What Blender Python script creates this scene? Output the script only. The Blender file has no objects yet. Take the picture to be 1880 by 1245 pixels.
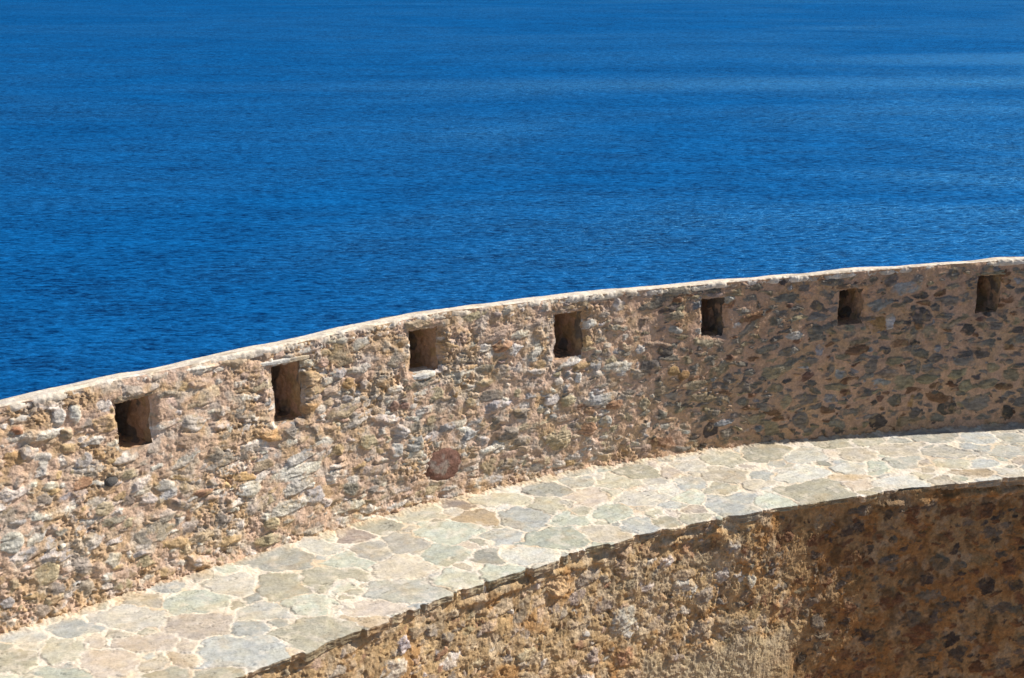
import bpy, math
import numpy as np

# ------------------------------------------------------------------ camera, world, sun, exposure
scene = bpy.context.scene
R = math.radians
cam_d = bpy.data.cameras.new('camera'); cam = bpy.data.objects.new('camera', cam_d)
scene.collection.objects.link(cam); scene.camera = cam
cam_d.sensor_width = 36.0; cam_d.lens = 2500.0/1880.0*36.0
cam_d.clip_start = 0.1; cam_d.clip_end = 60000
cam.location = (0, 0, 4.85); cam.rotation_euler = (R(90-16.6), 0, 0)

SUN_EL, SUN_AZ = 41.0, 15.2          # azimuth counted from +X towards +Y
sx, sy, sz = math.cos(R(SUN_EL))*math.cos(R(SUN_AZ)), math.cos(R(SUN_EL))*math.sin(R(SUN_AZ)), math.sin(R(SUN_EL))
world = bpy.data.worlds.new('World'); scene.world = world; world.use_nodes = True
wn = world.node_tree.nodes; wl = world.node_tree.links
sky = wn.new('ShaderNodeTexSky'); sky.sky_type = 'NISHITA'; sky.sun_disc = False
sky.sun_elevation = R(SUN_EL); sky.sun_rotation = R(90-SUN_AZ)
sky.altitude = 30; sky.air_density = 1.0; sky.dust_density = 0.6; sky.ozone_density = 2.0
wl.new(sky.outputs[0], wn['Background'].inputs[0]); wn['Background'].inputs[1].default_value = 0.055
sun_d = bpy.data.lights.new('sun', 'SUN'); sun_d.energy = 4.6; sun_d.angle = R(0.53); sun_d.color = (1.0, 0.955, 0.88)
sun = bpy.data.objects.new('sun', sun_d); scene.collection.objects.link(sun)
sun.rotation_euler = (R(90-SUN_EL), 0, R(90+SUN_AZ))
scene.view_settings.view_transform = 'Standard'; scene.view_settings.look = 'None'
scene.view_settings.exposure = 0.55; scene.view_settings.gamma = 1.0

# ------------------------------------------------------------------ noise
_r = np.random.RandomState(7)
_T = _r.rand(16, 256, 256).astype(np.float32)
def vn(x, y, seed=0):
    T = _T[seed % 16]
    ox, oy = (seed*37.17) % 91, (seed*11.9) % 83
    x = np.asarray(x, np.float32)+ox; y = np.asarray(y, np.float32)+oy
    xi = np.floor(x).astype(np.int32); yi = np.floor(y).astype(np.int32)
    fx = x-xi; fy = y-yi
    fx = fx*fx*fx*(fx*(fx*6-15)+10); fy = fy*fy*fy*(fy*(fy*6-15)+10)
    a = T[xi & 255, yi & 255]; b = T[(xi+1) & 255, yi & 255]; c = T[xi & 255, (yi+1) & 255]; d = T[(xi+1) & 255, (yi+1) & 255]
    return (a+(b-a)*fx)*(1-fy)+(c+(d-c)*fx)*fy
def fbm(x, y, f=1.0, octv=4, seed=0, gain=0.5):
    s = 0; a = 1.0; t = 0
    for i in range(octv):
        ca, sa = math.cos(i*0.9+0.3), math.sin(i*0.9+0.3)
        s = s+a*vn((x*ca-y*sa)*f, (x*sa+y*ca)*f, seed+i*3); t += a; a *= gain; f *= 2.03
    return s/t*2-1                      # about -0.6..0.6
def crag(x, y, f=1.0, octv=4, seed=0, gain=0.5):
    s = 0; a = 1.0; t = 0               # sharp ridges and hollows instead of round lumps, about -1..1
    for i in range(octv):
        ca, sa = math.cos(i*1.1+0.2), math.sin(i*1.1+0.2)
        s = s+a*(1-2.6*np.abs(vn((x*ca-y*sa)*f, (x*sa+y*ca)*f, seed+i*5)-.5)*1.55); t += a; a *= gain; f *= 2.07
    return s/t
def sst(a, b, x):
    t = np.clip((x-a)/(b-a), 0, 1); return t*t*(3-2*t)
def mixc(c1, c2, m): return c1+(c2-c1)*m[..., None]

PAL = dict(g=(.24,.225,.195), l=(.58,.555,.50), b=(.35,.36,.365), t=(.42,.33,.235), a=(.42,.30,.16), o=(.44,.27,.12),
           c=(.50,.34,.17), r=(.38,.17,.09), p=(.46,.34,.27), y=(.36,.31,.205), k=(.105,.10,.095), m=(.21,.115,.088),
           n=(.27,.15,.085), w=(.66,.64,.60), e=(.40,.43,.35), q=(.42,.37,.32))
PAL = {k: np.array(v, np.float32) for k, v in PAL.items()}
MORTAR = np.array((.54,.385,.285), np.float32)
PALE = np.array((.70,.635,.54), np.float32)

# ------------------------------------------------------------------ the curved plan of the bastion: s runs along the foot of the parapet
TH = [40.5,40.5,40.5,40.5,40.5,40.4,39.1,36.5,32.8,28.0,22.5,17.2,13.4,11.6,10.2,9.0,7.4,5.8,4.2]   # heading at s = -4..14
DS = 0.01
SB = np.arange(-400, 1401)*DS
THB = np.radians(np.interp(SB, np.arange(-4, 15), TH)); THB = np.convolve(np.pad(THB, 50, mode='edge'), np.ones(101)/101, 'valid')
PX = np.cumsum(np.cos(THB))*DS; PY = np.cumsum(np.sin(THB))*DS
PX += -3.68-PX[400]; PY += 8.795-PY[400]
def place(s, off, z):
    """point at run s, off metres from the parapet foot towards the courtyard, height z"""
    th = np.interp(s, SB, THB)
    return np.stack([np.interp(s, SB, PX)+np.sin(th)*off, np.interp(s, SB, PY)-np.cos(th)*off, z+0*s], -1)
def walk_w(s):
    k = np.interp(s, [-4,0,1.5,3.3,5,6.5,8,9.5,14], [1.65,1.62,1.585,1.515,1.445,1.445,1.37,1.31,1.25]); return k
def top_z(s):
    return np.interp(s, [-4,.2,1,1.9,2.65,3.06,3.6,3.95,4.4,5.05,5.7,6.35,7.1,7.5,8.1,8.7,9.3,10,14],
                        [1.69,1.69,1.70,1.694,1.698,1.712,1.722,1.736,1.716,1.694,1.684,1.675,1.677,1.676,1.69,1.703,1.72,1.73,1.74])
BAT = 0.05/1.7
S0, S1 = -2.2, 13.2

# ------------------------------------------------------------------ mesh + material helpers
def link_mesh(name, V, quads, col, mat, parent=None, smooth=True):
    me = bpy.data.meshes.new(name)
    V = np.ascontiguousarray(V, np.float32).reshape(-1, 3); Q = np.ascontiguousarray(quads, np.int32).reshape(-1, 4)
    me.vertices.add(len(V)); me.vertices.foreach_set('co', V.ravel())
    me.loops.add(Q.size); me.loops.foreach_set('vertex_index', Q.ravel())
    me.polygons.add(len(Q)); me.polygons.foreach_set('loop_start', np.arange(0, Q.size, 4, dtype=np.int32))
    me.update(calc_edges=True)
    if smooth: me.polygons.foreach_set('use_smooth', np.ones(len(Q), bool))
    if col is not None:
        a = me.color_attributes.new('stone_colour', 'FLOAT_COLOR', 'POINT')
        c = np.ones((len(V), 4), np.float32); c[:, :3] = np.clip(np.reshape(col, (-1, 3)), 0.005, .9); a.data.foreach_set('color', c.ravel())
    me.materials.append(mat)
    o = bpy.data.objects.new(name, me); scene.collection.objects.link(o)
    if parent: o.parent = parent
    return o
def grid_quads(nu, nv, mask=None):
    i = np.arange(nu*nv).reshape(nu, nv)
    q = np.stack([i[:-1, :-1], i[1:, :-1], i[1:, 1:], i[:-1, 1:]], -1)
    return q[mask] if mask is not None else q.reshape(-1, 4)
def tag(o, **k):
    for a, v in k.items(): o[a] = v
    return o

def masonry_mat(name, grain=1.0, bump=1.0, warm=(1,1,1)):
    m = bpy.data.materials.new(name); m.use_nodes = True; N = m.node_tree.nodes; L = m.node_tree.links
    b = N['Principled BSDF']; b.inputs['Roughness'].default_value = .92; b.inputs['Specular IOR Level'].default_value = .15
    at = N.new('ShaderNodeAttribute'); at.attribute_name = 'stone_colour'
    tc = N.new('ShaderNodeTexCoord')
    n1 = N.new('ShaderNodeTexNoise'); n1.inputs['Scale'].default_value = 38; n1.inputs['Detail'].default_value = 8; n1.inputs['Roughness'].default_value = .7
    L.new(tc.outputs['Object'], n1.inputs['Vector'])
    mr = N.new('ShaderNodeMapRange'); mr.inputs['From Min'].default_value = .3; mr.inputs['From Max'].default_value = .7
    mr.inputs['To Min'].default_value = 1-.30*grain; mr.inputs['To Max'].default_value = 1+.24*grain; L.new(n1.outputs['Fac'], mr.inputs['Value'])
    n2 = N.new('ShaderNodeTexNoise'); n2.inputs['Scale'].default_value = 7; n2.inputs['Detail'].default_value = 5; L.new(tc.outputs['Object'], n2.inputs['Vector'])
    cr = N.new('ShaderNodeValToRGB'); cr.color_ramp.elements[0].position = .35; cr.color_ramp.elements[1].position = .68
    cr.color_ramp.elements[0].color = (.97*warm[0], .96*warm[1], .97*warm[2], 1); cr.color_ramp.elements[1].color = (1.05*warm[0], 1.0*warm[1], .90*warm[2], 1)
    L.new(n2.outputs['Fac'], cr.inputs['Fac'])
    m1 = N.new('ShaderNodeVectorMath'); m1.operation = 'MULTIPLY'; L.new(at.outputs['Color'], m1.inputs[0]); L.new(cr.outputs['Color'], m1.inputs[1])
    m2 = N.new('ShaderNodeVectorMath'); m2.operation = 'SCALE'; L.new(m1.outputs[0], m2.inputs[0]); L.new(mr.outputs[0], m2.inputs['Scale'])
    L.new(m2.outputs[0], b.inputs['Base Color'])
    n3 = N.new('ShaderNodeTexNoise'); n3.inputs['Scale'].default_value = 75; n3.inputs['Detail'].default_value = 7; n3.inputs['Roughness'].default_value = .72
    L.new(tc.outputs['Object'], n3.inputs['Vector'])
    bp = N.new('ShaderNodeBump'); bp.inputs['Strength'].default_value = .8; bp.inputs['Distance'].default_value = .012*bump
    L.new(n3.outputs['Fac'], bp.inputs['Height']); L.new(bp.outputs[0], b.inputs['Normal'])
    return m
MAT_WALL = masonry_mat('rubble_masonry', 1.0, 1.0)
MAT_RET = masonry_mat('earthy_rubble_masonry', 1.1, 1.3)
MAT_CAP = masonry_mat('lime_mortar_cap', .5, .6)
MAT_FLAG = masonry_mat('slate_flagstone', .55, .45)

# ------------------------------------------------------------------ stones
def parse(txt):
    out = []
    for e in txt.split(';'):
        v = e.split(','); out.append((float(v[0]), float(v[1]), float(v[2])/1000, float(v[3])/1000, float(v[4]), v[5]))
    return out
PAR = parse('1.57,1.54,71,40,-16,a;0.59,1.52,55,69,-13,l;0.71,1.52,52,71,-3,l;0.95,1.39,108,79,-8,c;2.06,1.70,72,27,-1,r;2.28,1.64,80,34,3,t;2.72,1.58,43,34,-10,o;2.95,1.53,100,116,8,y;2.80,1.49,52,55,-10,p;2.67,1.38,104,70,-11,a;2.93,1.37,99,55,-15,b;2.62,1.13,109,46,1,o;2.87,1.24,100,50,7,p;2.95,1.03,152,60,7,g;2.29,0.99,127,63,-8,o;2.48,0.96,61,55,-12,g;2.68,0.94,87,40,-8,g;2.76,0.81,119,47,1,l;2.56,0.88,70,28,-13,t;1.60,1.10,136,74,-13,t;1.63,1.23,95,74,-13,l;0.65,1.27,65,41,-19,a;0.87,1.16,58,35,-14,o;0.62,1.38,72,41,-23,t;1.09,0.95,78,46,5,y;1.48,0.92,133,24,7,l;2.20,0.74,99,48,-4,t;2.03,0.69,119,39,-14,o;2.48,0.61,250,68,3,l;2.51,0.49,181,66,7,l;2.07,0.57,113,74,0,l;1.67,0.65,75,36,10,n;1.40,0.72,94,49,16,b;1.05,0.75,56,45,-5,k;1.21,0.72,85,52,-15,l;1.35,0.79,79,44,-15,l;1.44,0.62,132,37,-22,g;0.86,0.74,99,57,0,y;0.41,0.94,56,49,-15,g;0.62,0.71,36,50,-16,b;1.54,0.49,36,61,-15,n;1.49,0.37,102,35,-6,k;1.80,0.39,67,62,-15,g;2.66,0.36,85,77,0,b;0.74,0.51,91,58,-1,l;0.53,0.64,66,35,-21,g;1.24,0.44,162,80,3,g;0.91,0.63,144,38,0,g;0.15,0.68,98,87,0,l;2.23,0.23,83,59,-1,y;2.18,0.10,135,58,-6,y;1.92,0.88,108,53,-14,g;1.79,0.93,74,68,-14,g;0.48,1.03,68,29,-4,l;0.71,0.98,82,52,5,n;0.29,1.49,40,41,-13,r;0.26,1.28,97,60,-24,o;0.35,1.31,68,55,-14,l;0.74,1.15,65,70,-14,b;1.53,0.72,72,37,-15,t;0.43,1.25,81,42,-4,l;1.94,0.30,82,57,-6,l;1.70,0.53,36,46,-15,o;0.38,0.37,107,91,3,y;0.64,0.35,81,72,-17,g;0.44,0.23,72,50,-18,g;0.14,0.36,48,42,-18,y;0.94,0.11,77,52,-18,y;1.16,0.23,192,45,1,y;0.88,0.32,59,61,-7,l;0.65,0.16,60,87,-18,g;0.78,0.30,38,73,-17,t;1.61,0.19,30,43,-16,b;1.49,0.24,36,68,-16,t;1.45,0.04,57,54,-17,t;2.19,0.11,124,51,-1,y;1.65,0.00,46,30,2,m;0.07,0.24,55,49,-18,b;0.30,0.10,86,50,-18,g;1.31,0.09,77,44,-7,a;0.77,0.04,50,28,-3,y;3.49,1.40,114,76,3,g;4.12,1.50,53,42,-8,k;2.92,1.37,89,44,-11,b;3.03,1.27,61,49,-2,o;3.18,1.23,45,48,-11,g;3.46,1.13,81,42,-1,l;3.42,1.07,126,30,-2,l;3.88,1.02,85,67,-10,y;4.07,0.98,54,47,-10,o;3.70,1.00,56,30,-10,l;3.46,0.98,43,44,7,m;3.56,0.97,38,35,7,m;3.77,0.88,108,39,2,l;2.97,1.04,169,60,7,y;3.50,0.73,103,63,-12,b;3.18,0.71,92,74,-12,y;3.44,0.58,85,75,-12,b;3.65,0.60,86,76,-12,b;4.15,1.26,95,25,-9,y;3.98,1.42,191,46,-16,a;4.54,1.33,107,64,15,n;4.66,1.28,88,66,20,b;4.54,1.11,97,69,-9,g;4.37,1.16,114,43,-4,g;4.37,1.02,105,43,-5,y;4.70,0.87,59,49,-9,y;4.22,0.87,58,48,-10,y;4.43,0.89,132,53,0,g;5.05,0.75,104,52,5,l;5.22,0.71,75,68,-8,y;5.01,0.85,79,32,-8,l;5.33,0.92,40,50,-8,w;5.21,0.84,69,45,-8,b;5.12,0.92,55,39,-8,l;5.44,0.59,110,45,-8,n;5.72,0.60,117,47,1,n;5.47,0.49,100,33,-8,y;5.63,0.45,73,60,21,b;6.03,0.56,68,67,2,y;5.13,0.36,153,114,4,y;4.39,0.24,84,100,-36,y;6.24,1.06,101,50,-15,k;5.62,1.12,59,54,-7,g;5.53,1.01,79,45,-7,b;6.10,0.93,116,75,2,g;5.43,1.25,69,53,-7,c;6.20,0.43,80,56,-7,g;4.35,0.49,69,44,-11,b;5.09,0.59,70,27,-9,b;4.77,0.67,138,53,-9,g;4.62,0.22,80,71,-11,g;5.87,0.45,60,46,-8,y;5.44,0.40,90,73,-9,n;6.34,0.85,70,52,-6,o;5.98,1.10,49,40,-6,l;4.58,0.51,134,73,-1,g;4.76,0.41,117,54,-5,g;4.08,0.71,110,54,2,l;3.97,0.68,93,44,-2,b;8.94,1.21,154,85,-8,k;8.25,0.90,198,58,0,n;8.74,0.94,99,44,6,n;7.55,1.40,43,33,-3,m;9.48,1.03,100,70,6,k;9.66,0.77,99,59,-3,k;8.91,0.69,84,70,5,g;8.72,0.76,111,49,0,y;9.15,0.76,79,51,11,g;8.45,0.72,72,95,-8,g;8.02,0.77,56,86,-4,g;7.89,0.93,52,73,-22,b;7.84,1.10,89,85,-3,g;7.97,1.14,70,57,-3,g;8.49,1.14,121,86,-3,o;8.63,1.17,50,86,-3,l;9.06,1.04,102,67,-3,y;8.80,0.53,152,79,0,y;9.07,0.55,130,61,5,y;8.12,0.53,163,42,-7,y;8.42,0.45,90,44,0,g;7.77,0.42,159,59,0,g;8.73,0.35,82,69,-4,g;8.57,0.37,37,29,-4,m;7.96,0.29,141,43,-1,n;7.55,0.42,70,77,-5,y;9.32,0.23,104,90,-4,k;9.63,0.26,158,89,-6,g;9.71,0.10,126,44,-3,g;9.99,0.13,73,77,-3,k;10.14,0.24,73,56,-3,g;10.04,1.00,82,39,-3,k;9.74,0.97,58,39,-3,g;9.79,0.62,73,55,-3,y;10.03,0.53,128,68,-10,y;9.75,0.45,119,62,11,y;9.50,0.44,83,60,-3,y;8.91,0.31,39,86,-18,o;8.96,0.19,62,80,-4,g;8.56,0.12,100,92,5,k;7.75,0.66,103,45,21,m;7.76,0.76,79,15,0,w;7.83,0.59,69,27,0,g;7.63,1.27,116,34,5,y;7.55,0.93,116,48,5,g;7.62,1.09,89,53,-4,l;7.06,0.85,70,34,-5,g;7.18,0.89,70,26,-4,n;6.94,0.93,50,34,-5,m;6.93,0.71,70,56,-5,g;6.44,0.80,80,52,-6,o;7.10,0.61,90,57,-5,g;7.09,0.46,70,38,-5,g;7.33,0.38,103,47,-14,g;7.18,0.52,129,27,-2,n;7.44,0.56,98,49,4,y;6.60,0.68,177,57,-1,y;6.66,0.55,160,47,-6,y;6.76,0.21,81,67,-6,k;7.42,0.14,89,70,4,y;6.94,0.15,71,58,-6,g;7.24,0.27,115,51,14,y;7.72,0.21,91,88,-5,g;6.75,0.38,101,38,-6,g;6.57,0.87,118,38,-1,g;8.13,0.66,70,48,-4,b;8.27,0.68,50,23,-4,b;9.63,1.13,72,27,-3,m;9.74,1.12,62,29,-3,g;8.61,0.87,51,35,-3,k;9.16,0.86,51,39,-3,b;8.61,1.58,90,65,-3,g;8.87,1.59,100,47,-3,g;7.69,1.57,79,55,-3,g')
WALK = parse('0.43,0.23,199,133,57,b;0.25,0.52,219,147,-84,y;-0.07,0.41,236,107,-74,y;0.41,0.86,231,171,87,p;0.48,0.56,89,65,89,p;0.75,0.77,242,120,45,p;0.82,0.36,255,168,53,q;1.33,0.45,259,165,48,e;1.14,0.78,238,166,52,p;1.42,1.05,131,112,74,b;1.64,0.90,226,124,42,l;1.66,0.35,236,158,48,q;2.18,0.20,289,172,43,g;1.97,0.62,241,203,61,y;1.99,1.03,216,152,43,e;2.55,0.22,171,124,45,l;2.36,0.76,247,224,72,y;1.81,1.47,334,254,44,y;1.18,1.34,350,249,49,b;0.88,1.21,144,76,44,o;0.65,1.11,109,83,64,t;0.66,1.26,156,97,49,y;0.94,1.48,168,98,45,y;0.10,0.82,229,85,43,e;0.09,0.14,149,74,47,l;1.02,0.19,124,96,74,t;1.70,0.68,65,54,-87,g;-0.16,0.60,82,56,63,e;2.89,0.19,174,104,39,m;4.00,0.15,125,91,33,m;3.98,0.48,199,180,28,o;4.31,0.70,255,200,23,b;3.61,0.58,293,231,33,e;3.56,0.10,246,161,36,y;3.19,0.18,209,134,38,y;3.98,0.93,183,158,19,b;4.36,1.19,309,226,18,e;4.66,0.91,177,156,0,e;4.66,0.54,189,146,22,y;4.36,0.25,220,127,29,y;4.85,0.23,208,154,24,g;5.11,0.56,205,178,5,p;5.17,0.23,143,133,-2,g;5.55,0.38,198,157,12,y;5.82,0.25,219,184,5,y;6.16,0.34,167,89,-58,p;5.58,0.80,273,191,12,q;5.14,0.97,192,153,-39,e;5.90,0.72,167,129,4,l;5.74,1.05,132,101,1,b;4.80,1.27,230,145,18,t;5.21,1.33,216,136,15,b;5.45,1.35,147,97,11,y;3.16,0.57,209,200,69,q;2.88,0.52,184,168,-83,q;3.36,0.92,191,180,28,e;2.90,0.94,246,154,36,t;2.60,0.59,201,171,50,e;2.36,0.83,215,148,-62,e;3.94,1.33,247,161,25,l;3.56,1.51,224,153,26,e;3.12,1.37,232,166,31,e;2.71,1.29,346,226,35,g;2.36,1.41,305,121,36,p;2.18,1.54,143,87,38,o;2.09,1.14,92,71,-65,l;4.70,1.58,210,110,20,e;3.64,1.19,144,127,-40,g;6.79,0.25,265,185,7,y;6.36,0.32,202,154,6,q;7.22,0.24,255,208,-13,y;7.61,0.40,209,165,-33,l;6.58,0.62,231,184,-6,t;6.94,0.73,130,103,-14,b;6.79,0.92,137,108,-26,t;6.39,0.89,159,128,-28,y;7.28,0.80,287,175,5,l;7.87,0.82,206,158,-29,l;8.12,0.85,193,112,-53,e;7.73,0.99,181,89,8,o;7.68,1.20,202,105,6,p;7.26,1.20,372,234,2,y;6.71,1.31,274,179,2,e;6.30,1.28,293,228,-19,b;5.89,1.25,102,66,9,p;5.77,1.40,184,108,12,y;6.13,0.69,203,135,-51,b;5.99,0.95,180,146,-26,e;8.18,1.24,249,152,1,w;8.56,1.28,126,90,-14,t;9.22,0.95,140,99,-26,b;9.05,0.62,252,159,-1,q;8.58,0.46,273,187,-3,t;8.43,0.75,183,138,-29,g;8.14,0.47,211,156,-8,t;9.05,0.21,276,169,0,g;9.55,0.32,260,166,-4,b;9.62,0.73,222,151,-13,l;9.79,0.37,204,141,-33,g;9.30,0.56,208,109,3,b;8.92,0.92,184,111,0,y;9.33,1.21,133,91,-17,q;8.93,1.15,163,98,0,o;8.03,0.16,208,139,1,y;8.39,0.19,246,113,8,y;8.67,0.25,207,112,5,g;9.05,1.38,125,82,-8,w')
RET = parse('9.13,-1.09,120,101,7,k;7.23,-1.22,99,92,-9,g;8.78,-1.61,97,69,-8,k;9.17,-1.58,89,73,-7,k;8.69,-0.51,103,78,13,n;8.84,-0.28,134,81,-6,n;9.04,-0.32,120,74,3,n;7.98,-0.94,92,51,-7,g;8.25,-0.28,122,100,-6,n;6.37,-1.09,79,32,-8,l;6.70,-0.75,114,28,-9,l;5.61,-0.80,104,48,-10,l;5.64,-0.28,121,104,-9,n;6.04,-0.19,97,86,-8,n;6.33,-0.33,72,68,-7,n;7.98,-0.25,68,70,-6,k;6.40,-0.65,49,85,9,l;6.06,-0.54,110,97,-8,l;6.08,-0.80,95,41,0,g;8.45,-0.94,90,62,-7,k;9.36,-0.93,128,92,13,n;7.79,-0.57,47,60,-7,g;7.20,-0.62,73,50,-8,g;7.58,-0.80,72,57,-8,g;7.99,-1.53,105,126,-8,a;8.23,-1.70,69,107,-8,n;9.32,-1.33,141,86,-7,g;8.73,-0.68,68,62,-6,k;8.58,-1.36,68,95,-7,g;8.44,-1.51,205,127,-8,n;7.27,-1.37,93,35,3,g;9.44,-1.94,117,88,-6,g;8.92,-1.22,92,63,-7,n;6.76,-1.20,128,121,-10,a;4.16,-0.24,134,143,-17,a;2.58,-0.51,91,52,-6,l;4.55,-0.98,111,76,-14,g;2.49,-0.28,74,71,-18,b;4.28,-0.64,153,51,1,t;5.18,-0.74,123,53,5,g;4.35,-0.54,65,28,-6,l;4.46,-0.76,82,29,-21,b;3.71,-0.84,122,38,-4,g;4.37,-0.83,91,42,-14,n;3.34,-0.51,38,52,0,a;2.81,-0.44,30,46,-18,b;3.32,-0.06,41,39,-15,l;3.02,-0.28,74,42,0,n;3.75,-0.57,87,64,-15,g;4.13,-0.45,78,41,-14,g;2.67,-0.59,60,30,-19,b;2.11,-0.25,74,43,-19,n;2.27,-0.26,66,44,-19,a;3.16,-0.08,45,15,-16,w;5.47,-0.81,90,53,-10,g;4.46,-0.10,67,16,-12,b;4.92,-0.88,92,34,-13,b;4.09,-0.83,116,48,-22,a;5.20,-1.26,137,62,-12,g;4.82,-1.21,105,48,2,a;1.71,-0.23,83,44,-11,a;1.55,-0.18,51,28,-20,l')

def scatter(fixed, s0, s1, z0, z1, sizes, rng, pal, keep=.86, dens=None):
    """fill the wall between the traced stones with smaller ones, big first"""
    C = [(a, b, c, d) for a, b, c, d, e, f in fixed]; n = len(C)
    A = np.zeros((20000, 4)); A[:n] = C
    out = []
    for (amin, amax, asp0, asp1, tries) in sizes:
        S = rng.uniform(s0, s1, tries); Z = rng.uniform(z0, z1, tries)
        aa = rng.uniform(amin, amax, tries); bb = aa*rng.uniform(asp0, asp1, tries)
        for i in range(tries):
            if dens is not None and rng.rand() > dens(S[i], Z[i]): continue
            B = A[:n]
            if n and np.any(((B[:, 0]-S[i])/(B[:, 2]+aa[i]))**2+((B[:, 1]-Z[i])/(B[:, 3]+bb[i]))**2 < keep): continue
            A[n] = (S[i], Z[i], aa[i], bb[i]); n += 1
            out.append((S[i], Z[i], aa[i], bb[i], rng.normal(1, 12 if S[i] < 6 else 11), pal(S[i], Z[i], rng)))
    return out

def stamp(Sg, Zg, ds, dz, s0, z0, H, HB, Cc, M, stones, rng, prot, ws, wz, smear, lift=0.0):
    """raise each stone out of height field H; M marks how much of each vertex is stone"""
    nu, nv = H.shape
    for (cx, cz, a, b, ang, col) in stones:
        r = max(a, b)*1.45+.02
        i0 = max(int((cx-r-s0)/ds), 0); i1 = min(int((cx+r-s0)/ds)+2, nu); j0 = max(int((cz-r-z0)/dz), 0); j1 = min(int((cz+r-z0)/dz)+2, nv)
        if i1 <= i0+1 or j1 <= j0+1: continue
        sl = (slice(i0, i1), slice(j0, j1))
        X = Sg[sl]-cx+ws[sl]; Y = Zg[sl]-cz+wz[sl]
        t = math.radians(ang); x = (X*math.cos(t)+Y*math.sin(t)); y = (-X*math.sin(t)+Y*math.cos(t))
        ph = np.arctan2(y/b, x/a); p = rng.uniform(2.1, 3.4)
        nk = rng.randint(5, 8); q0 = rng.uniform(0, 6.28); rr = 0
        for k in range(nk):
            q = q0+k*2*np.pi/nk+rng.uniform(-.3, .3)
            rr = rr+np.clip((x/a*math.cos(q)+y/b*math.sin(q))/rng.uniform(.80, .98), 0, 3)**13
        rr = rr**(1/13)
        P, base, edge = prot(cx, cz, min(a, b), rng)
        base = base+HB[sl]+lift*(.35 if cx > 6.5 else 1)
        h = base+P*np.clip(1-np.clip(rr, 0, 2)**rng.uniform(2.5, 5), -1.5, 1)
        # chipped facets: cut the dome by a few tilted planes
        for k in range(rng.randint(2, 5)):
            q = rng.uniform(0, 6.28); g = rng.uniform(.25, .9)*P/min(a, b)
            h = np.minimum(h, base+P*rng.uniform(.5, 1.0)+g*(x*math.cos(q)+y*math.sin(q)))
        h = h+fbm(Sg[sl]+cx*3, Zg[sl]*1.8+cz, 18, 5, int(rng.randint(16)), .55)*P*.25
        h = h+crag(x*1.0+cx, y*4.5+cz, 8, 4, int(rng.randint(16)), .6)*(P*.26+.0012)          # bedding of the slate
        k_ = .12 if cx > 6 else .22
        c = (PAL[col]*(1-k_)+MORTAR*k_)*rng.uniform(.80, 1.15)*(.84 if cx > 6 else 1.16)*(1+rng.uniform(-.03, .03, 3))  # sun and shade put into stone tone: brighter left, darker right
        st = fbm(x, y*3, 18, 4, int(rng.randint(16)))
        cc = c*(1+.62*st[..., None])
        cc = mixc(cc, np.broadcast_to(PAL['a'], cc.shape), sst(.22, .5, fbm(X, Y, 16, 3, int(rng.randint(16))))*.5*np.ones_like(rr))
        ins = sst(1.12, .98, rr)
        win = sst(-edge, edge, h-H[sl])*ins
        sm = sst(.05, .40, smear[sl]+.25*(rr-.6))*.8       # mortar smeared over the stone
        w2 = win*(1-sm)
        Cc[sl] = mixc(Cc[sl], cc, w2)
        M[sl] = np.maximum(M[sl], w2)
        H[sl] = H[sl]+(h-H[sl])*win

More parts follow.
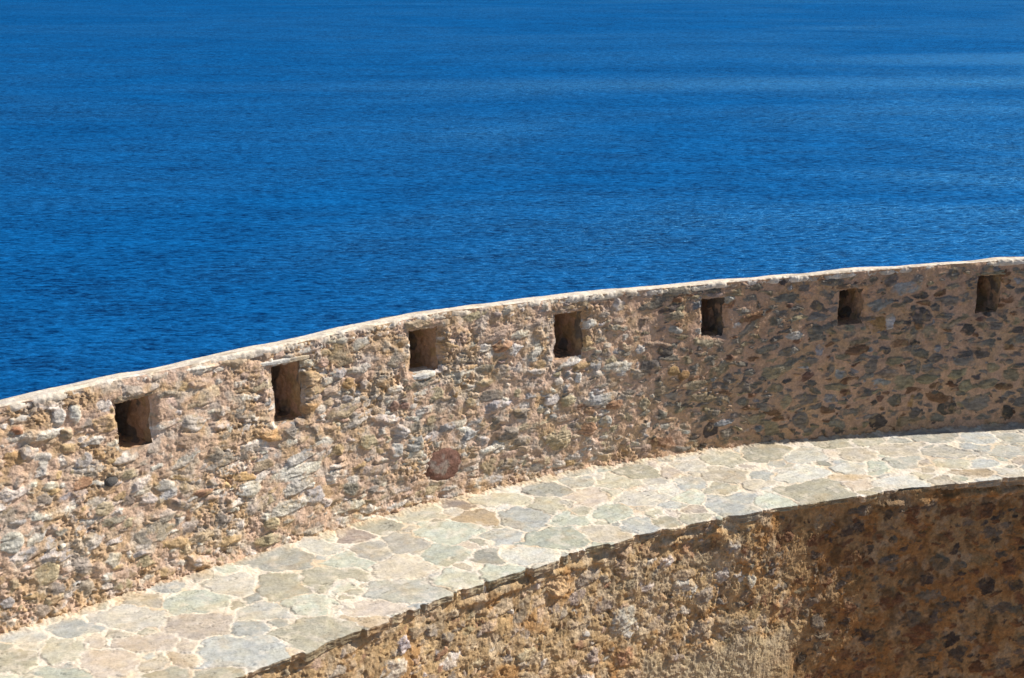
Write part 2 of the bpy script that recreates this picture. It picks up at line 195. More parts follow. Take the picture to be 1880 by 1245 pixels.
# ------------------------------------------------------------------ sea
def make_sea():
    m = bpy.data.materials.new('deep_sea'); m.use_nodes = True; N = m.node_tree.nodes; L = m.node_tree.links
    N.remove(N['Principled BSDF'])
    tc = N.new('ShaderNodeTexCoord')
    def noise(sc, rot, detail, rough, dist=0.0):
        q = N.new('ShaderNodeMapping'); q.inputs['Scale'].default_value = sc; q.inputs['Rotation'].default_value = (0, 0, R(rot)); L.new(tc.outputs['Object'], q.inputs['Vector'])
        n = N.new('ShaderNodeTexNoise'); n.inputs['Scale'].default_value = 1; n.inputs['Detail'].default_value = detail; n.inputs['Roughness'].default_value = rough
        n.inputs['Distortion'].default_value = dist; L.new(q.outputs[0], n.inputs['Vector']); return n.outputs['Fac']
    def mth(op, a, bb):
        q = N.new('ShaderNodeMath'); q.operation = op
        for i, v in enumerate((a, bb)):
            if isinstance(v, (int, float)): q.inputs[i].default_value = v
            else: L.new(v, q.inputs[i])
        return q.outputs[0]
    def rng(v, a, b, c, d):
        q = N.new('ShaderNodeMapRange'); q.inputs['From Min'].default_value = a; q.inputs['From Max'].default_value = b; q.inputs['To Min'].default_value = c; q.inputs['To Max'].default_value = d
        L.new(v, q.inputs['Value']); return q.outputs[0]
    swell = noise((.09, .22, 1), 8, 3, .5)
    chop = noise((.55, 1.35, 1), -5, 5, .62, .35)
    ripple = noise((1.5, 2.6, 1), 14, 4, .62, .4)
    band = noise((.016, .05, 1), 4, 4, .55, .3)
    patch = noise((.007, .012, 1), 12, 6, .62, .8)         # cat's-paws: rougher and smoother water
    h = mth('ADD', mth('MULTIPLY', swell, .9), mth('ADD', mth('MULTIPLY', chop, .9), mth('MULTIPLY', ripple, .25)))
    bp = N.new('ShaderNodeBump'); bp.inputs['Distance'].default_value = .8; L.new(h, bp.inputs['Height']); L.new(rng(patch, .35, .68, .55, .9), bp.inputs['Strength'])
    cr = N.new('ShaderNodeValToRGB'); e = cr.color_ramp.elements     # light through the crests painted in: bright crests, dark troughs
    e[0].position = .41; e[0].color = (.0002, .021, .092, 1); e[1].position = .61; e[1].color = (.0004, .132, .415, 1)
    L.new(mth('ADD', mth('ADD', mth('MULTIPLY', chop, .46), mth('MULTIPLY', ripple, .28)), mth('ADD', mth('MULTIPLY', band, .09), mth('MULTIPLY', swell, .17))), cr.inputs['Fac'])
    df = N.new('ShaderNodeBsdfDiffuse'); L.new(cr.outputs['Color'], df.inputs['Color']); L.new(bp.outputs[0], df.inputs['Normal'])
    gl = N.new('ShaderNodeBsdfGlossy'); gl.inputs['Roughness'].default_value = .40; gl.inputs['Color'].default_value = (.20, .62, .98, 1); L.new(bp.outputs[0], gl.inputs['Normal'])
    fr = N.new('ShaderNodeFresnel'); fr.inputs['IOR'].default_value = 1.33; L.new(bp.outputs[0], fr.inputs['Normal'])
    def slick(cx, cy, rx, ry, k):        # calmer lanes of water that mirror more sky
        q = N.new('ShaderNodeMapping'); q.vector_type = 'TEXTURE'; q.inputs['Location'].default_value = (cx, cy, 0); q.inputs['Scale'].default_value = (rx, ry, 1); q.inputs['Rotation'].default_value = (0, 0, R(4))
        L.new(tc.outputs['Object'], q.inputs['Vector']); ln = N.new('ShaderNodeVectorMath'); ln.operation = 'LENGTH'; L.new(q.outputs[0], ln.inputs[0])
        return rng(mth('ADD', ln.outputs['Value'], mth('MULTIPLY', patch, 1.6)), 1.75, .85, 0, k)
    lanes = mth('ADD', mth('ADD', slick(190, 425, 130, 26, 2.8), slick(60, 352, 170, 22, 1.6)), slick(110, 300, 120, 14, .7))
    base_ = mth('ADD', rng(patch, .42, .70, .65, 1.35), lanes)
    sheen = mth('MULTIPLY', mth('MULTIPLY', fr.outputs[0], .16), mth('MULTIPLY', base_, rng(mth('ADD', chop, ripple), .80, 1.20, .35, 1.6)))
    ms = N.new('ShaderNodeMixShader'); L.new(mth('MINIMUM', sheen, .38), ms.inputs[0]); L.new(df.outputs[0], ms.inputs[1]); L.new(gl.outputs[0], ms.inputs[2])
    L.new(ms.outputs[0], N['Material Output'].inputs['Surface'])
    n = 40; far = 30000
    rad = np.concatenate([[0], np.geomspace(30, far, n)]); an = np.linspace(0, 2*np.pi, 97)
    Rg, Ag = np.meshgrid(rad, an, indexing='ij')
    V = np.stack([Rg*np.cos(Ag), Rg*np.sin(Ag)+100, 0*Rg], -1)
    o = link_mesh('sea', V, grid_quads(n+1, 97)[:, ::-1], None, m); o.location = (0, 0, -32)
    tag(o, kind='structure')
make_sea()

# ------------------------------------------------------------------ parapet wall
par = bpy.data.objects.new('stone_parapet', None); scene.collection.objects.link(par)
par.location = (0, 0, 0)
tag(par, label='curved rubble stone parapet with seven square loopholes, standing between the flagstone walkway and the sea', category='parapet')

OPEN = [(1.02,1.30,1.14,1.525), (2.335,2.59,1.05,1.545), (3.63,3.91,1.222,1.61), (5.09,5.38,1.12,1.545), (6.62,6.87,1.158,1.53), (8.07,8.342,1.155,1.52), (9.55,9.81,1.195,1.577)]

def build_parapet():
    rng = np.random.RandomState(3)
    ds, dz = .0065, .0062
    nu = int((S1-S0)/ds); nv = int(1.78/dz)
    s = S0+np.arange(nu)*ds; v = np.arange(nv)*dz-.04
    Sg, Zg = np.meshgrid(s, v, indexing='ij'); Sg = Sg.astype(np.float32); Zg = Zg.astype(np.float32)
    tz = top_z(s)[:, None]
    flush_shade = sst(4.6, 7.4, Sg+.6*fbm(Sg, Zg, .8, 2, 5))         # 0 = proud rubble, coloured as sunlit; 1 = smooth pointing, coloured as shaded
    rough = 1-.62*flush_shade
    n_lo = fbm(Sg, Zg, 2.2, 3, 1); n_mid = fbm(Sg, Zg, 11, 4, 2); n_hi = .5*crag(Sg, Zg, 34, 3, 4, .6)
    rid = crag(Sg+.02*n_mid, Zg*1.15, 13, 4, 6, .55)
    crust = sst(.0, .35, fbm(Sg*1.0, Zg*1.3, 1.7, 3, 8)+.35*sst(1.25, 1.6, Zg)-.10*flush_shade+.4*sst(.2, .03, Zg))
    HB = .018*n_lo; H = HB+(.014*n_mid+.007*n_hi)*rough+.003*n_mid
    H = H+crust*rough*(.013*np.clip(rid, -1, 1)+.010*n_hi)
    pits = sst(.25, .5, fbm(Sg, Zg, 24, 3, 9))*crust*rough; H = H-.016*pits-.010*crust*rough*sst(.12, .4, fbm(Sg, Zg, 52, 2, 3))
    H = H+.03*sst(.10, .0, Zg+.04*n_mid)*(.6+n_mid)
    C = np.broadcast_to(MORTAR, H.shape+(3,)).copy()*(1+flush_shade[..., None]*np.array((.06,-.04,-.12), np.float32))*(1+.14*(1-flush_shade))[..., None]  # mortar colour lightened for the sunlit left, warmed for the shaded right
    C = mixc(C, np.broadcast_to(PAL['c'], C.shape), sst(-.02, .42, fbm(Sg, Zg, 7, 5, 3)+.30*crust)*.55*(1-.4*flush_shade))
    C = mixc(C, np.broadcast_to(PAL['l'], C.shape), sst(.05, .45, fbm(Sg, Zg, 9, 4, 11))*.45*(1-flush_shade))
    C = mixc(C, np.broadcast_to(PAL['o'], C.shape), sst(.30, .55, fbm(Sg, Zg, 13, 4, 13))*.6*crust)
    C *= (1+.28*fbm(Sg, Zg, 24, 4, 12, .65))[..., None]
    M = np.zeros_like(H)
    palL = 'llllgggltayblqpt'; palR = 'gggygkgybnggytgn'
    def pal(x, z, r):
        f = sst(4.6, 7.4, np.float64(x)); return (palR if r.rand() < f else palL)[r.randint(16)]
    blocks = [((a+b)/2, (c+d)/2, (b-a)*.52, (d-c)*.52, 0, 'g') for a, b, c, d in OPEN]+[(3.93,.34,.19,.16,0,'m'), (3.75,1.19,.13,.03,0,'w')]
    def dens(x, z):
        pn = float(fbm(np.float32(x), np.float32(z*1.5), 1.3, 2, 6))
        d = (1.0 if pn > -.12 else .38) if z < 1.15 else (.30 if x < 5 else .25)
        if x > 6.5: d *= .9
        if 2.0 < x < 3.2 and z > 1.2: d = .95
        if 3.0 < x < 3.6 and z > 1.2: d = .2
        return d
    rnd = scatter(PAR+blocks, S0, S1, .0, 1.66, [(.12,.24,.18,.34,3500), (.07,.12,.20,.46,7000), (.04,.07,.24,.6,8000), (.018,.04,.3,.75,7000)], rng, pal, .54, dens)
    wsx = .050*fbm(Sg, Zg, 10, 5, 14, .6); wzx = .026*fbm(Sg, Zg, 12, 5, 1, .6)
    smear = fbm(Sg, Zg, 10, 4, 15)
    def prot(x, z, b, r):
        f = float(sst(4.6, 7.4, np.float64(x)))
        P = (min(.034, .010+.38*b)*r.uniform(.35, 1.15))*(1-f)+(.014*r.uniform(.5, 1.5))*f
        base = r.uniform(-.006, .006)*(1-f)+r.uniform(-.002, .003)*f
        return P, base, .003
    stamp(Sg, Zg, ds, dz, S0, -.04, H, HB, C, M, rnd, rng, prot, wsx, wzx, smear+.01-.22*flush_shade)
    stamp(Sg, Zg, ds, dz, S0, -.04, H, HB, C, M, PAR, rng, prot, wsx*.6, wzx*.6, smear-.16-.14*flush_shade, .004)
    H = H+.0030*crag(Sg, Zg, 70, 2, 10)*rough
    for cx, cz, a, b in ((3.93,.34,.185,.16), (.935,.935,.055,.036)):
        H = H-(.012+np.maximum(H, 0))*sst(1.0, .8, np.sqrt(((Sg-cx)/a)**2+((Zg-cz)/b)**2)+.10*n_mid)
    # long weathering drips under the cap
    C *= (1-.10*sst(.1, .4, fbm(Sg*5, Zg*.6, 1.6, 3, 7)))[..., None]
    # openings
    sx_ = Sg+.022*fbm(Sg, Zg, 11, 4, 2, .6); sz_ = Zg+.020*fbm(Sg, Zg, 11, 4, 4, .6)
    sd = np.full_like(H, 9)
    for a, b, c, d in OPEN:
        q = np.maximum(np.maximum(a-sx_, sx_-b), np.maximum(c-sz_, sz_-d)); sd = np.minimum(sd, q)
    rim = sst(0, .040+.05*np.clip(n_mid, -.3, .5), sd); H = H*rim-.016*(1-rim)
    for a, b, c, d in OPEN:        # worn, rounded right-hand jamb
        H = H-.030*sst(.080, .0, np.abs(sx_-b-.005))*sst(-.03, .05, sz_-c)*sst(-.02, .06, d-sz_)*(.7+n_mid)
    tp = sst(.0, .035, tz-Zg); H = H*tp+(1-tp)*(.004+.012*n_mid+.006*n_hi)
    Z = np.where(Zg > tz-.004, tz-.004, Zg)
    V = place(Sg.astype(np.float64), H-BAT*Zg, Z)
    ok = ((sd[:-1, :-1] > 0) | (sd[1:, 1:] > 0)) & (Zg[:-1, :-1] < tz[:-1]+.002)
    link_mesh('masonry', V, grid_quads(nu, nv, ok), C, MAT_WALL, par)
build_parapet()

def build_coping():
    ds = .009; s = np.arange(S0, S1, ds); n = len(s)
    prof = [(-.004,-.062), (.004,-.050), (.007,-.038), (.008,-.026), (.005,-.014), (-.001,-.005), (-.009,.001), (-.02,.003)]
    prof += [(-.02-.02*k, .003-.0028*k) for k in range(1, 9)]
    prof += [(-.21,-.030), (-.25,-.050), (-.30,-.078), (-.36,-.112), (-.42,-.148), (-.45,-.17), (-.462,-.19), (-.465,-.25)]
    prof = np.array(prof); m = len(prof)
    Sg, K = np.meshgrid(s, np.arange(m), indexing='ij')
    off = prof[K, 0]; dz = prof[K, 1]
    nz = fbm(Sg, off*2, 9, 4, 3); nl = fbm(Sg, off, 2.0, 2, 6); nh = fbm(Sg, off*3+dz*9, 45, 3, 7)
    V = place(Sg, off-BAT*1.7+.020*nz+.010*nh, top_z(Sg)+dz+.016*nl+.008*nz+.005*nh)
    C = np.broadcast_to(np.array((.71,.63,.53), np.float32), V.shape).copy()*(1+.25*fbm(Sg, off*3, 14, 4, 2))[..., None]
    C = mixc(C, np.broadcast_to(PAL['t'], C.shape), sst(.1, .45, fbm(Sg, off*2, 6, 4, 8))*.6)
    link_mesh('coping', V, grid_quads(n, m), C, MAT_CAP, par)
build_coping()

def build_outer():
    s = np.arange(S0, S1, .06); z = np.concatenate([[1.46, 1.3, 1.1, .8, .3], np.arange(-.3, -33, -.8)])
    Sg, Zg = np.meshgrid(s, z, indexing='ij')
    V = place(Sg, -.515-.08*(1.62-Zg)+.03*fbm(Sg, Zg, 2, 4, 2), Zg)
    C = np.broadcast_to(MORTAR, V.shape)*(1+.4*fbm(Sg, Zg, 3, 4, 5))[..., None]
    link_mesh('outer_face', V, grid_quads(len(s), len(z))[:, ::-1], C, MAT_WALL, par)
build_outer()

def build_loophole(i, a, b, c, d):
    """deep splayed embrasure: jambs, soffit, sloping sill and the masonry that closes it"""
    rng = np.random.RandomState(50+i)
    mg = .010; a -= mg; b += mg; c -= mg; d += mg
    nside = 44; per = []
    for k in range(nside): per.append((k/nside, 0))
    for k in range(nside): per.append((1, k/nside))
    for k in range(nside): per.append((1-k/nside, 1))
    for k in range(nside): per.append((0, 1-k/nside))
    per.append((0, 0)); per = np.array(per)
    nd = 60; t = np.linspace(0, 1, nd)
    U, T = np.meshgrid(np.arange(len(per)), t, indexing='ij')
    u = per[U, 0]; w = per[U, 1]
    u2 = .5+(u-.5)*(1-.30*T)-.34*T*u; w2 = w*(1-.12*T)+.0*T
    s = a+(b-a)*u2; z = c+(d-c)*w2
    nrm = np.stack([(u-.5), (w-.5)], -1)
    cornr = np.abs(u-.5)+np.abs(w-.5)
    pu = U*.0065
    n1 = fbm(pu, T*.42, 9, 4, i+2); n2 = fbm(pu, T*.42, 38, 4, i+5, .6)
    k = sst(0, .12, T)
    dis = (.022*n1+.010*n2)*k-.018*sst(.75, 1.0, cornr)*k
    s = s+np.sign(nrm[..., 0])*(np.abs(nrm[..., 0]) > .499)*dis; z = z+np.sign(nrm[..., 1])*(np.abs(nrm[..., 1]) > .499)*dis
    off = -BAT*z-.017-.022*sst(.8, 1, u)*(1-T)-.56*T
    V = place(s, off, z)
    C = np.broadcast_to(MORTAR*np.array((1.02,.95,.86)), V.shape).copy()*(1+.25*n1)[..., None]
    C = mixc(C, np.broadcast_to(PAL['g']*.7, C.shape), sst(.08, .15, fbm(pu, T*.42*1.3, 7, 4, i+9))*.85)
    C = mixc(C, np.broadcast_to(PAL['a'], C.shape), sst(.12, .3, fbm(pu, T*.42, 10, 3, i+12))*.7)
    q1 = grid_quads(len(per), nd)
    # back of the embrasure
    nb = 14; bu, bw = np.meshgrid(np.linspace(-.05, 1.05, nb), np.linspace(-.05, 1.05, nb), indexing='ij')
    sb = a+(b-a)*(.15+bu*.40); zb = c+(d-c)*(bw*.88)
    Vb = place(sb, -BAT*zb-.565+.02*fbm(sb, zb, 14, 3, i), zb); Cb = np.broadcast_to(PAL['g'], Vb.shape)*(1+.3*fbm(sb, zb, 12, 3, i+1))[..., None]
    q2 = grid_quads(nb, nb)+len(per)*nd
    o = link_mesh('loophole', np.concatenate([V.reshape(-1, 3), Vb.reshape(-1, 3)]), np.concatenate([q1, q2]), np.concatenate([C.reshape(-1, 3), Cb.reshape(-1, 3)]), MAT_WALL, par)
    return o
LOOP = [build_loophole(i, *q) for i, q in enumerate(OPEN)]

def rough_stone(name, s0, s1, z0, z1, d0, d1, tilt, colour, seed, mat=None, boxy=5.0, rough=.006, parent=None, splotch=None):
    """a single weathered stone: boxy or round body with a broken surface. d0..d1 = reach behind / in front of the wall face"""
    rng = np.random.RandomState(seed)
    n, m = 90, 46
    u = np.linspace(0, 2*np.pi, n); v = np.linspace(-np.pi/2, np.pi/2, m)
    Ug, Vg = np.meshgrid(u, v, indexing='ij')
    x = np.cos(Vg)*np.cos(Ug); z = np.cos(Vg)*np.sin(Ug); y = np.sin(Vg)
    k = (np.abs(x)**boxy+np.abs(y)**boxy+np.abs(z)**boxy)**(-1/boxy); x, y, z = x*k, y*k, z*k
    lx, lz = (s1-s0)/2, (z1-z0)/2; ly = (d1-d0)/2
    X, Z, Y = x*lx, z*lz, y*ly
    nn = fbm(X*1.0+seed, Z+Y*1.7, 11, 4, seed % 16, .55); n2 = fbm(X+Y*2, Z-Y, 40, 4, (seed+5) % 16, .6)
    L = np.sqrt(x*x+y*y+z*z); w_ = np.clip(np.cos(Vg)*1.4, 0, 1)
    X += w_*x/L*(nn*rough*2.2+n2*rough); Z += w_*z/L*(nn*rough*2.2+n2*rough); Y += y/L*(nn*rough*2.2+n2*rough)
    t = math.radians(tilt); Xr = X*math.cos(t)-Z*math.sin(t); Zr = X*math.sin(t)+Z*math.cos(t)
    S = (s0+s1)/2+Xr; ZZ = (z0+z1)/2+Zr; V = place(S, -BAT*ZZ+(d0+d1)/2+Y, ZZ)
    C = np.broadcast_to(PAL[colour], V.shape)*(1+.35*fbm(X, Z*3, 14, 4, (seed+3) % 16))[..., None]
    C = mixc(C, np.broadcast_to(PAL[splotch or 'a'], C.shape), sst(.08, .35, fbm(X, Z+Y, 9, 4, (seed+8) % 16))*.6)
    return link_mesh(name, V, grid_quads(n, m), C, mat or MAT_WALL, parent or par)
# lintels over the loopholes, left to right
rough_stone('lintel', .98,1.35,1.522,1.582,-.2,.006,0,'t',11, rough=.010, splotch='c', parent=LOOP[0])
tag(rough_stone('lintel', 2.20,2.69,1.550,1.590,-.2,.022,-2,'l',12, boxy=7, rough=.004, splotch='a', parent=LOOP[1]), label='long thin pale slate lintel')
rough_stone('lintel', 3.59,3.96,1.606,1.664,-.2,.004,3,'t',13, boxy=3.5, rough=.009, splotch='p', parent=LOOP[2])
rough_stone('lintel', 5.04,5.42,1.542,1.606,-.2,.012,1,'p',14, boxy=3.0, rough=.009, splotch='t', parent=LOOP[3])
rough_stone('lintel', 6.58,6.92,1.530,1.582,-.2,-.002,1,'p',15, boxy=4, rough=.009, splotch='c', parent=LOOP[4])
rough_stone('lintel', 8.00,8.40,1.522,1.572,-.2,.004,2,'t',16, boxy=4, rough=.008, splotch='n', parent=LOOP[5])
rough_stone('lintel', 9.48,9.90,1.577,1.630,-.2,.010,1,'y',17, boxy=4, rough=.007, splotch='p', parent=LOOP[6])
tag(rough_stone('sill', 3.615,3.885,1.165,1.222,-.2,.030,1,'w',18, boxy=4, rough=.005, splotch='l', parent=LOOP[2]), label='white stone sill')
tag(rough_stone('round_stone', 3.72,4.14,.170,.510,-.10,.018,0,'m',21, boxy=2.4, rough=.0045, splotch='q'), label='big round dark red stone set low in the wall')
tag(rough_stone('dark_stone', .885,.985,.905,.965,-.05,.032,8,'k',22, boxy=2.6, rough=.004, splotch='k'), label='small black stone set in the wall')

# ------------------------------------------------------------------ walkway of flagstones
walk_rng = np.random.RandomState(11)
def walkway_seeds():
    sd = [list(q) for q in WALK]
    for zone in ((S0-.3, -.05), (9.7, S1+.3)):
        for k in range(700):
            s = walk_rng.uniform(*zone); t = walk_rng.uniform(0, 1.6); a = walk_rng.uniform(.13, .24); b = a*walk_rng.uniform(.55, .9)
            if all(((q[0]-s)/(q[2]+a))**2+((q[1]-t)/(q[3]+b))**2 > .72 for q in sd): sd.append([s, t, a, b, walk_rng.uniform(-90, 90), 'bypegltqy'[walk_rng.randint(9)]])
    for k in range(1500):               # small fillers
        s = walk_rng.uniform(S0, S1); t = walk_rng.uniform(0.02, 1.6); a = walk_rng.uniform(.04, .12); b = a*walk_rng.uniform(.5, .9)
        if all(((q[0]-s)/(q[2]*1.05+a))**2+((q[1]-t)/(q[3]*1.05+b))**2 > .80 for q in sd): sd.append([s, t, a, b, walk_rng.uniform(-90, 90), 'bypegltqy'[walk_rng.randint(9)]])
    return sd
def build_walkway():
    seeds = walkway_seeds()
    ds, dt = .0072, .0072
    s = np.arange(S0, S1, ds); t = np.arange(-.06, 1.72, dt); nu, nv = len(s), len(t)
    Sg, Tg = [q.astype(np.float32) for q in np.meshgrid(s, t, indexing='ij')]
    D1 = np.full(Sg.shape, 9., np.float32); D2 = D1.copy(); ID = np.zeros(Sg.shape, np.int32); R1 = np.full(Sg.shape, 9., np.float32)
    ws = .055*fbm(Sg, Tg, 6, 5, 3, .62); wt = .055*fbm(Sg, Tg, 6, 5, 9, .62)
    for i, (cx, cy, a, b, ang, col) in enumerate(seeds):
        r = max(a, b)*1.9+.05
        i0 = max(int((cx-r-s[0])/ds), 0); i1 = min(int((cx+r-s[0])/ds)+2, nu); j0 = max(int((cy-r-t[0])/dt), 0); j1 = min(int((cy+r-t[0])/dt)+2, nv)
        if i1 <= i0 or j1 <= j0: continue
        sl = (slice(i0, i1), slice(j0, j1)); q = R(ang)
        X = Sg[sl]-cx+ws[sl]; Y = Tg[sl]-cy+wt[sl]
        x = X*math.cos(q)+Y*math.sin(q); y = -X*math.sin(q)+Y*math.cos(q)
        rp = np.random.RandomState(1000+i); nk = rp.randint(5, 8); q0 = rp.uniform(0, 6.28); rr = 0
        for k in range(nk):
            q = q0+k*2*np.pi/nk+rp.uniform(-.45, .45)
            rr = rr+np.clip((x/a*math.cos(q)+y/b*math.sin(q))/rp.uniform(.80, 1.04), 0, 3)**14
        rr = rr**(1/14); dd = (rr-1)*math.sqrt(a*b)        # rough metric distance to the outline
        d1 = D1[sl]; d2 = D2[sl]; new = dd < d1
        D2[sl] = np.where(new, d1, np.minimum(d2, dd)); D1[sl] = np.where(new, dd, d1); ID[sl] = np.where(new, i, ID[sl]); R1[sl] = np.where(new, rr, R1[sl])
    nm = fbm(Sg, Tg, 12, 4, 6); nh = fbm(Sg, Tg, 50, 4, 8, .6)
    gap = (D2-D1)*.5
    inst = np.minimum(gap-.010-.020*nm, .05+.05*nm-D1)                    # >0 inside a flagstone
    m = sst(-.006, .008, inst+.006*nh)
    pr = np.random.RandomState(5); n = len(seeds)
    tone = pr.uniform(.80, 1.14, n); tx = pr.uniform(-.018, .018, n); ty = pr.uniform(-.018, .018, n); hz = pr.uniform(-.001, .004, n); direction = pr.uniform(-.5, .5, n)
    base = np.array([(PAL[q[5]]*.52+np.array((.49,.50,.455))*.48*(.75 if q[5] in 'm' else 1.0))*1.07 for q in seeds], np.float32)*tone[:, None].astype(np.float32)
    cx = np.array([q[0] for q in seeds]); cy = np.array([q[1] for q in seeds])
    th = np.interp(Sg, SB, THB)
    # slate cleavage: thin steps running across the picture
    U1 = Sg*np.cos(th)+Tg*np.sin(th)+direction[ID]*Tg; U2 = Tg*np.cos(th)-Sg*np.sin(th)*.6-direction[ID]*.3*Sg
    cleav = fbm(U1*1.0+ID*7.3, U2*4.5+ID*3.1, 5, 4, 12, .6)
    steps = np.round(cleav*5)/5
    zs = hz[ID]+tx[ID]*(Sg-cx[ID])+ty[ID]*(Tg-cy[ID])+.009*steps+.003*nm+.002*nh-.002*sst(.02, 0, inst)
    zm = .000+.007*fbm(Sg, Tg, 4, 3, 2)+.006*nm+.004*nh
    z = zs*m+zm*(1-m)
    crack = sst(.006, .0, np.abs(inst))*sst(-.05, .25, fbm(Sg, Tg, 6, 3, 14)); z = z-.006*crack*sst(.0, .3, fbm(Sg, Tg, 3, 3, 3))
    gl = np.abs(fbm(U1*.9+ID*2.1, U2*4.2+ID*5.3, 2.6, 4, 9, .55)); groove = sst(.024, .004, gl)*sst(-.02, .18, fbm(Sg, Tg, 7, 3, 4))*m
    z = z-.007*groove
    sc = base[ID]*(1+.22*fbm(U1, U2*3, 8, 5, 5, .6)+.10*nh)[..., None]
    sc = mixc(sc, np.broadcast_to(PAL['a']*1.15, sc.shape), sst(.10, .5, fbm(Sg, Tg, 5, 5, 1))*.25)
    sc = mixc(sc, np.broadcast_to(PALE, sc.shape), sst(.15, .45, fbm(Sg+2, Tg, 11, 5, 10))*.4)
    mc = np.broadcast_to(PALE, sc.shape)*(1+.18*fbm(Sg, Tg, 13, 5, 7, .65))[..., None]
    mc = mixc(mc, np.broadcast_to(PAL['c']*1.1, mc.shape), sst(.1, .5, fbm(Sg, Tg, 4, 4, 15))*.4)
    C = mixc(mc, sc, m)
    C = C*(1-.22*crack-.42*groove)[..., None]
    # foot of the parapet: crumbled mortar fillet
    ft = sst(.11, .0, Tg+.06*nm); z = z+ft*(.012+.03*np.clip(nm+.2, 0, 1)+.012*nh); C = mixc(C, np.broadcast_to(np.array((.58,.45,.31), np.float32), C.shape)*(1+.4*nh)[..., None], ft*.75)
    # outer edge: every slab ends at its own overhang
    W = walk_w(s)
    j = np.clip(((W-.02-t[0])/dt).astype(int), 0, nv-1); ii = np.arange(nu)
    eid = ID[ii, j]; es = m[ii, j]
    ov = pr.uniform(.0, .050, n); thk = pr.uniform(.030, .085, n)
    O = np.where(es > .5, ov[eid], np.maximum(ov[eid]-.03, .0)); TK = np.where(es > .5, thk[eid], .05)
    ker = np.ones(3)/3; O = np.convolve(np.pad(O, 1, mode='edge'), ker, 'valid'); TK = np.convolve(np.pad(TK, 1, mode='edge'), ker, 'valid')
    edge = W+O+.034*fbm(s, s*0, 3.5, 4, 4, .5)
    TT = np.minimum(Tg, edge[:, None])
    rnd = sst(.03, 0, edge[:, None]-Tg); z = z-.006*rnd
    V = place(Sg.astype(np.float64), TT, z)
    over = (Tg[:, :-1] < edge[:, None])
    keep = over[:-1] & over[1:]
    last = np.array([np.searchsorted(t, e)-1 for e in edge]); last = np.clip(last, 0, nv-1)
    # side and underside rows
    K = 12; f = np.linspace(0, 1, K)
    zt = z[ii, last]; ec = C[ii, last]
    Ks, Sf = np.meshgrid(f, s); 
    lam = fbm(Sf, Ks*TK[:, None]*6, 9, 4, 2, .6); lh = fbm(Sf, Ks*TK[:, None], 60, 3, 5)
    so = edge[:, None]-.012*Ks+.012*lam*sst(0, .2, Ks)+.004*lh; szz = zt[:, None]-.003-TK[:, None]*Ks
    so[:, 0] = edge; szz[:, 0] = zt
    # under: straight back into the wall
    so = np.concatenate([so, (W-.03)[:, None]], 1); szz = np.concatenate([szz, szz[:, -1:]+.004], 1)
    Vs = place(np.repeat(s[:, None], K+1, 1), so, szz)
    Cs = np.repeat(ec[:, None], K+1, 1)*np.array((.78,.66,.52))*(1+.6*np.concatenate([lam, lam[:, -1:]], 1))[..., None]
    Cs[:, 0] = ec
    q1 = grid_quads(nu, nv, keep); q2 = grid_quads(nu, K+1)+nu*nv
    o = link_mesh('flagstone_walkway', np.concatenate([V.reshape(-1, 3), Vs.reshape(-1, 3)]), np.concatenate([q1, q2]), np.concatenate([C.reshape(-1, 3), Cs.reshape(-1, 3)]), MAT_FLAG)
    tag(o, kind='structure')
build_walkway()

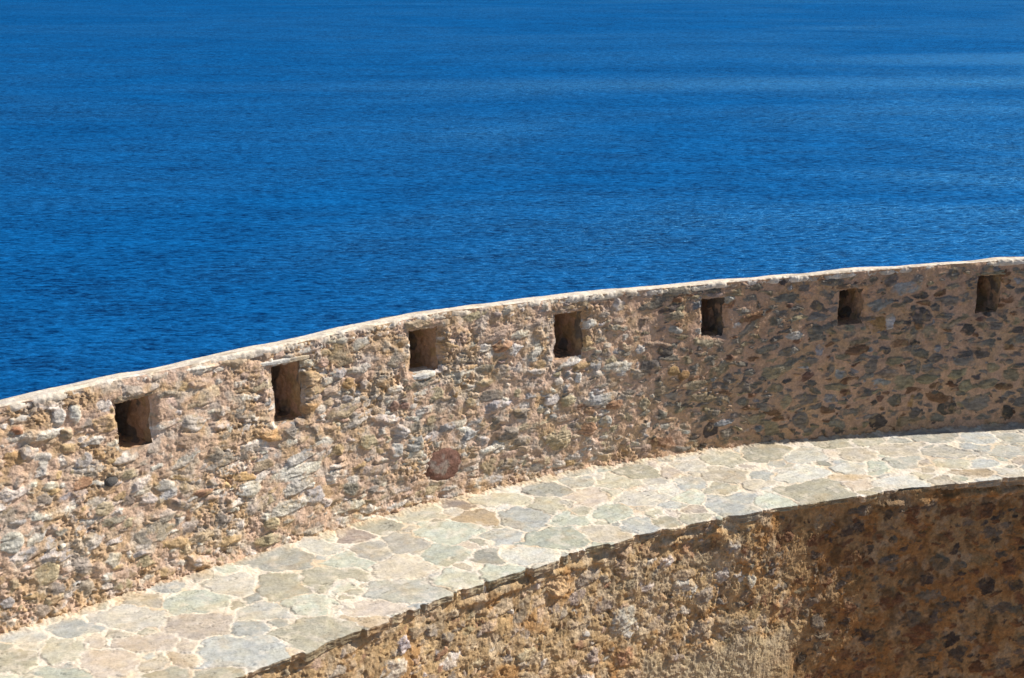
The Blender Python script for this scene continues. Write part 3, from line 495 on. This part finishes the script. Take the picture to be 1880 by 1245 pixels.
# ------------------------------------------------------------------ retaining wall under the walkway
def build_retaining():
    rng = np.random.RandomState(9)
    ds, dz = .0072, .0072
    nu = int((S1-S0)/ds); s = S0+np.arange(nu)*ds
    v = -2.55+np.arange(int(2.54/dz))*dz; nv = len(v)
    Sg, Zg = [q.astype(np.float32) for q in np.meshgrid(s, v, indexing='ij')]
    flush_shade = sst(6.45, 7.1, Sg+.35*fbm(Sg, Zg, 1.6, 4, 5))  # shaded stretch: smoother relief, and shade mixed into its colours
    rough = 1-.45*flush_shade
    n_lo = fbm(Sg, Zg, 1.6, 3, 7); n_mid = fbm(Sg, Zg*1.0, 9, 4, 3); n_hi = .5*crag(Sg, Zg*1.1, 32, 3, 8, .6)
    rid = crag(Sg, Zg*1.1, 13, 4, 12, .55)
    HB = .030*n_lo; H = HB+(.014*n_mid+.006*n_hi)*rough+.008*rough*np.clip(rid, -1, 1)
    H = H-.016*sst(.25, .5, fbm(Sg, Zg, 16, 3, 1))*rough
    mort = np.array((.48,.345,.195), np.float32)
    C = np.broadcast_to(mort, H.shape+(3,)).copy()
    C = mixc(C, np.broadcast_to(np.array((.42,.22,.08), np.float32), C.shape), sst(-.05, .40, fbm(Sg, Zg, 5, 5, 2)+.16*flush_shade-.08)*.65)  # orange weighted to the right as a painted shade tint
    C = mixc(C, np.broadcast_to(np.array((.54,.45,.33), np.float32), C.shape), sst(-.05, .35, fbm(Sg, Zg, 8, 4, 9)-.1*flush_shade)*.65)
    C = mixc(C, np.broadcast_to(np.array((.10,.075,.05), np.float32), C.shape), sst(.12, .45, fbm(Sg, Zg, 7, 5, 13)-.08*(1-flush_shade))*.6)
    # remnant of combed plaster low down, just before the shade
    pl = sst(.0, .10, .45-np.maximum(np.abs(Sg-6.1)/1.0, np.abs(Zg+1.75)/.62)*.45+.12*fbm(Sg, Zg, 3, 4, 6))
    H = H*(1-.75*pl)+pl*(.012+.007*crag(Sg, Zg*.5, 22, 3, 3)); C = mixc(C, np.broadcast_to(np.array((.50,.42,.29), np.float32), C.shape), pl*.8)
    # mortar ledge under the slabs
    H = H+.032*sst(.0, .035, .045-np.abs(Zg+.145+.03*n_mid))*sst(-.15, .15, fbm(Sg, Zg*.3, 1.6, 3, 2)+.04)
    C *= (1+.4*fbm(Sg, Zg, 26, 4, 4, .65))[..., None]
    smx = pl
    M = np.zeros_like(H)
    def pal(x, z, r): return ('gtaglyganttgytlg' if x < 6.6 else 'gnagkngangnngynk')[r.randint(16)]  # browner, darker stones past the shade edge, toned as shaded
    rnd = scatter(RET, S0, S1, -2.55, -.12, [(.11,.20,.3,.6,2500), (.06,.11,.35,.7,5500), (.03,.06,.35,.8,6000), (.016,.03,.4,1.,4000)], rng, pal, .60, lambda x, z: .9)
    wsx = .050*fbm(Sg, Zg, 13, 4, 14, .6); wzx = .034*fbm(Sg, Zg, 13, 4, 1, .6); smear = fbm(Sg, Zg, 9, 4, 15)+.8*pl-.14*flush_shade
    def prot(x, z, b, r):
        f = float(sst(6.45, 7.1, np.float64(x)))
        return (.010+.30*b*(1-.3*f))*r.uniform(.5, 1.1), r.uniform(-.014, .004), .004
    stamp(Sg, Zg, ds, dz, S0, -2.55, H, HB, C, M, rnd, rng, prot, wsx, wzx, smear+.06)
    stamp(Sg, Zg, ds, dz, S0, -2.55, H, HB, C, M, RET, rng, prot, wsx, wzx, smear-.12)
    C *= np.array((1.12,1.08,1.04), np.float32)*(1-np.array((.24,.31,.38), np.float32)*flush_shade[..., None])  # shade painted in: right-hand stretch darkened towards warm brown
    H = H+.004*fbm(Sg, Zg, 90, 3, 10)
    H = np.minimum(H, .03+.3*(-Zg))
    W = walk_w(Sg)
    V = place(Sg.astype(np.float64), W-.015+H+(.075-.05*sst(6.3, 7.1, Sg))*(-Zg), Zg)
    # rougher lower courses down to the court, out of the photograph
    zl = np.linspace(-2.55, -4.7, 30)[::-1]; idx = np.arange(0, nu, 1)
    Sl, Zl = np.meshgrid(s, zl, indexing='ij')
    Hl = .03*fbm(Sl, Zl, 1.6, 3, 7)+.03*fbm(Sl, Zl*.75, 10, 3, 3)
    Vl = place(Sl, walk_w(Sl)-.015+Hl+(.075-.05*sst(6.3, 7.1, Sl))*(-Zl), Zl); Cl = np.broadcast_to(mort, Vl.shape)*(1+.4*fbm(Sl, Zl, 6, 4, 2))[..., None]
    Vl[:, -1] = V[:, 0]
    Va = np.concatenate([Vl, V], 1); Ca = np.concatenate([Cl, C], 1)
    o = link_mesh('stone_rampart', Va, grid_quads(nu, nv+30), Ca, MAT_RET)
    tag(o, label='rough brown rubble rampart dropping below the outer edge of the pale flagstone walkway', category='rampart')
build_retaining()

# ------------------------------------------------------------------ earth floor of the court below
def build_ground():
    m = bpy.data.materials.new('ochre_earth'); m.use_nodes = True; N = m.node_tree.nodes; L = m.node_tree.links
    b = N['Principled BSDF']; b.inputs['Roughness'].default_value = .95
    tc = N.new('ShaderNodeTexCoord'); n = N.new('ShaderNodeTexNoise'); n.inputs['Scale'].default_value = .8; n.inputs['Detail'].default_value = 8
    L.new(tc.outputs['Object'], n.inputs['Vector']); cr = N.new('ShaderNodeValToRGB')
    cr.color_ramp.elements[0].color = (.34,.20,.10,1); cr.color_ramp.elements[1].color = (.52,.36,.20,1); L.new(n.outputs['Fac'], cr.inputs['Fac']); L.new(cr.outputs['Color'], b.inputs['Base Color'])
    s = np.arange(S0-1.5, S1+.8, .25); f = np.linspace(0, 1, 24)
    Sg, F = np.meshgrid(s, f, indexing='ij')
    P = place(Sg, walk_w(Sg)+.0, -4.65+0*Sg)
    Q = np.stack([P[..., 0]*1.3, np.full_like(F, -14.0), P[..., 2]], -1)
    V = P+(Q-P)*F[..., None]; V[..., 2] += .06*fbm(V[..., 0], V[..., 1], .7, 4, 3)
    o = link_mesh('ground', V, grid_quads(len(s), 24), None, m); tag(o, kind='structure')
build_ground()
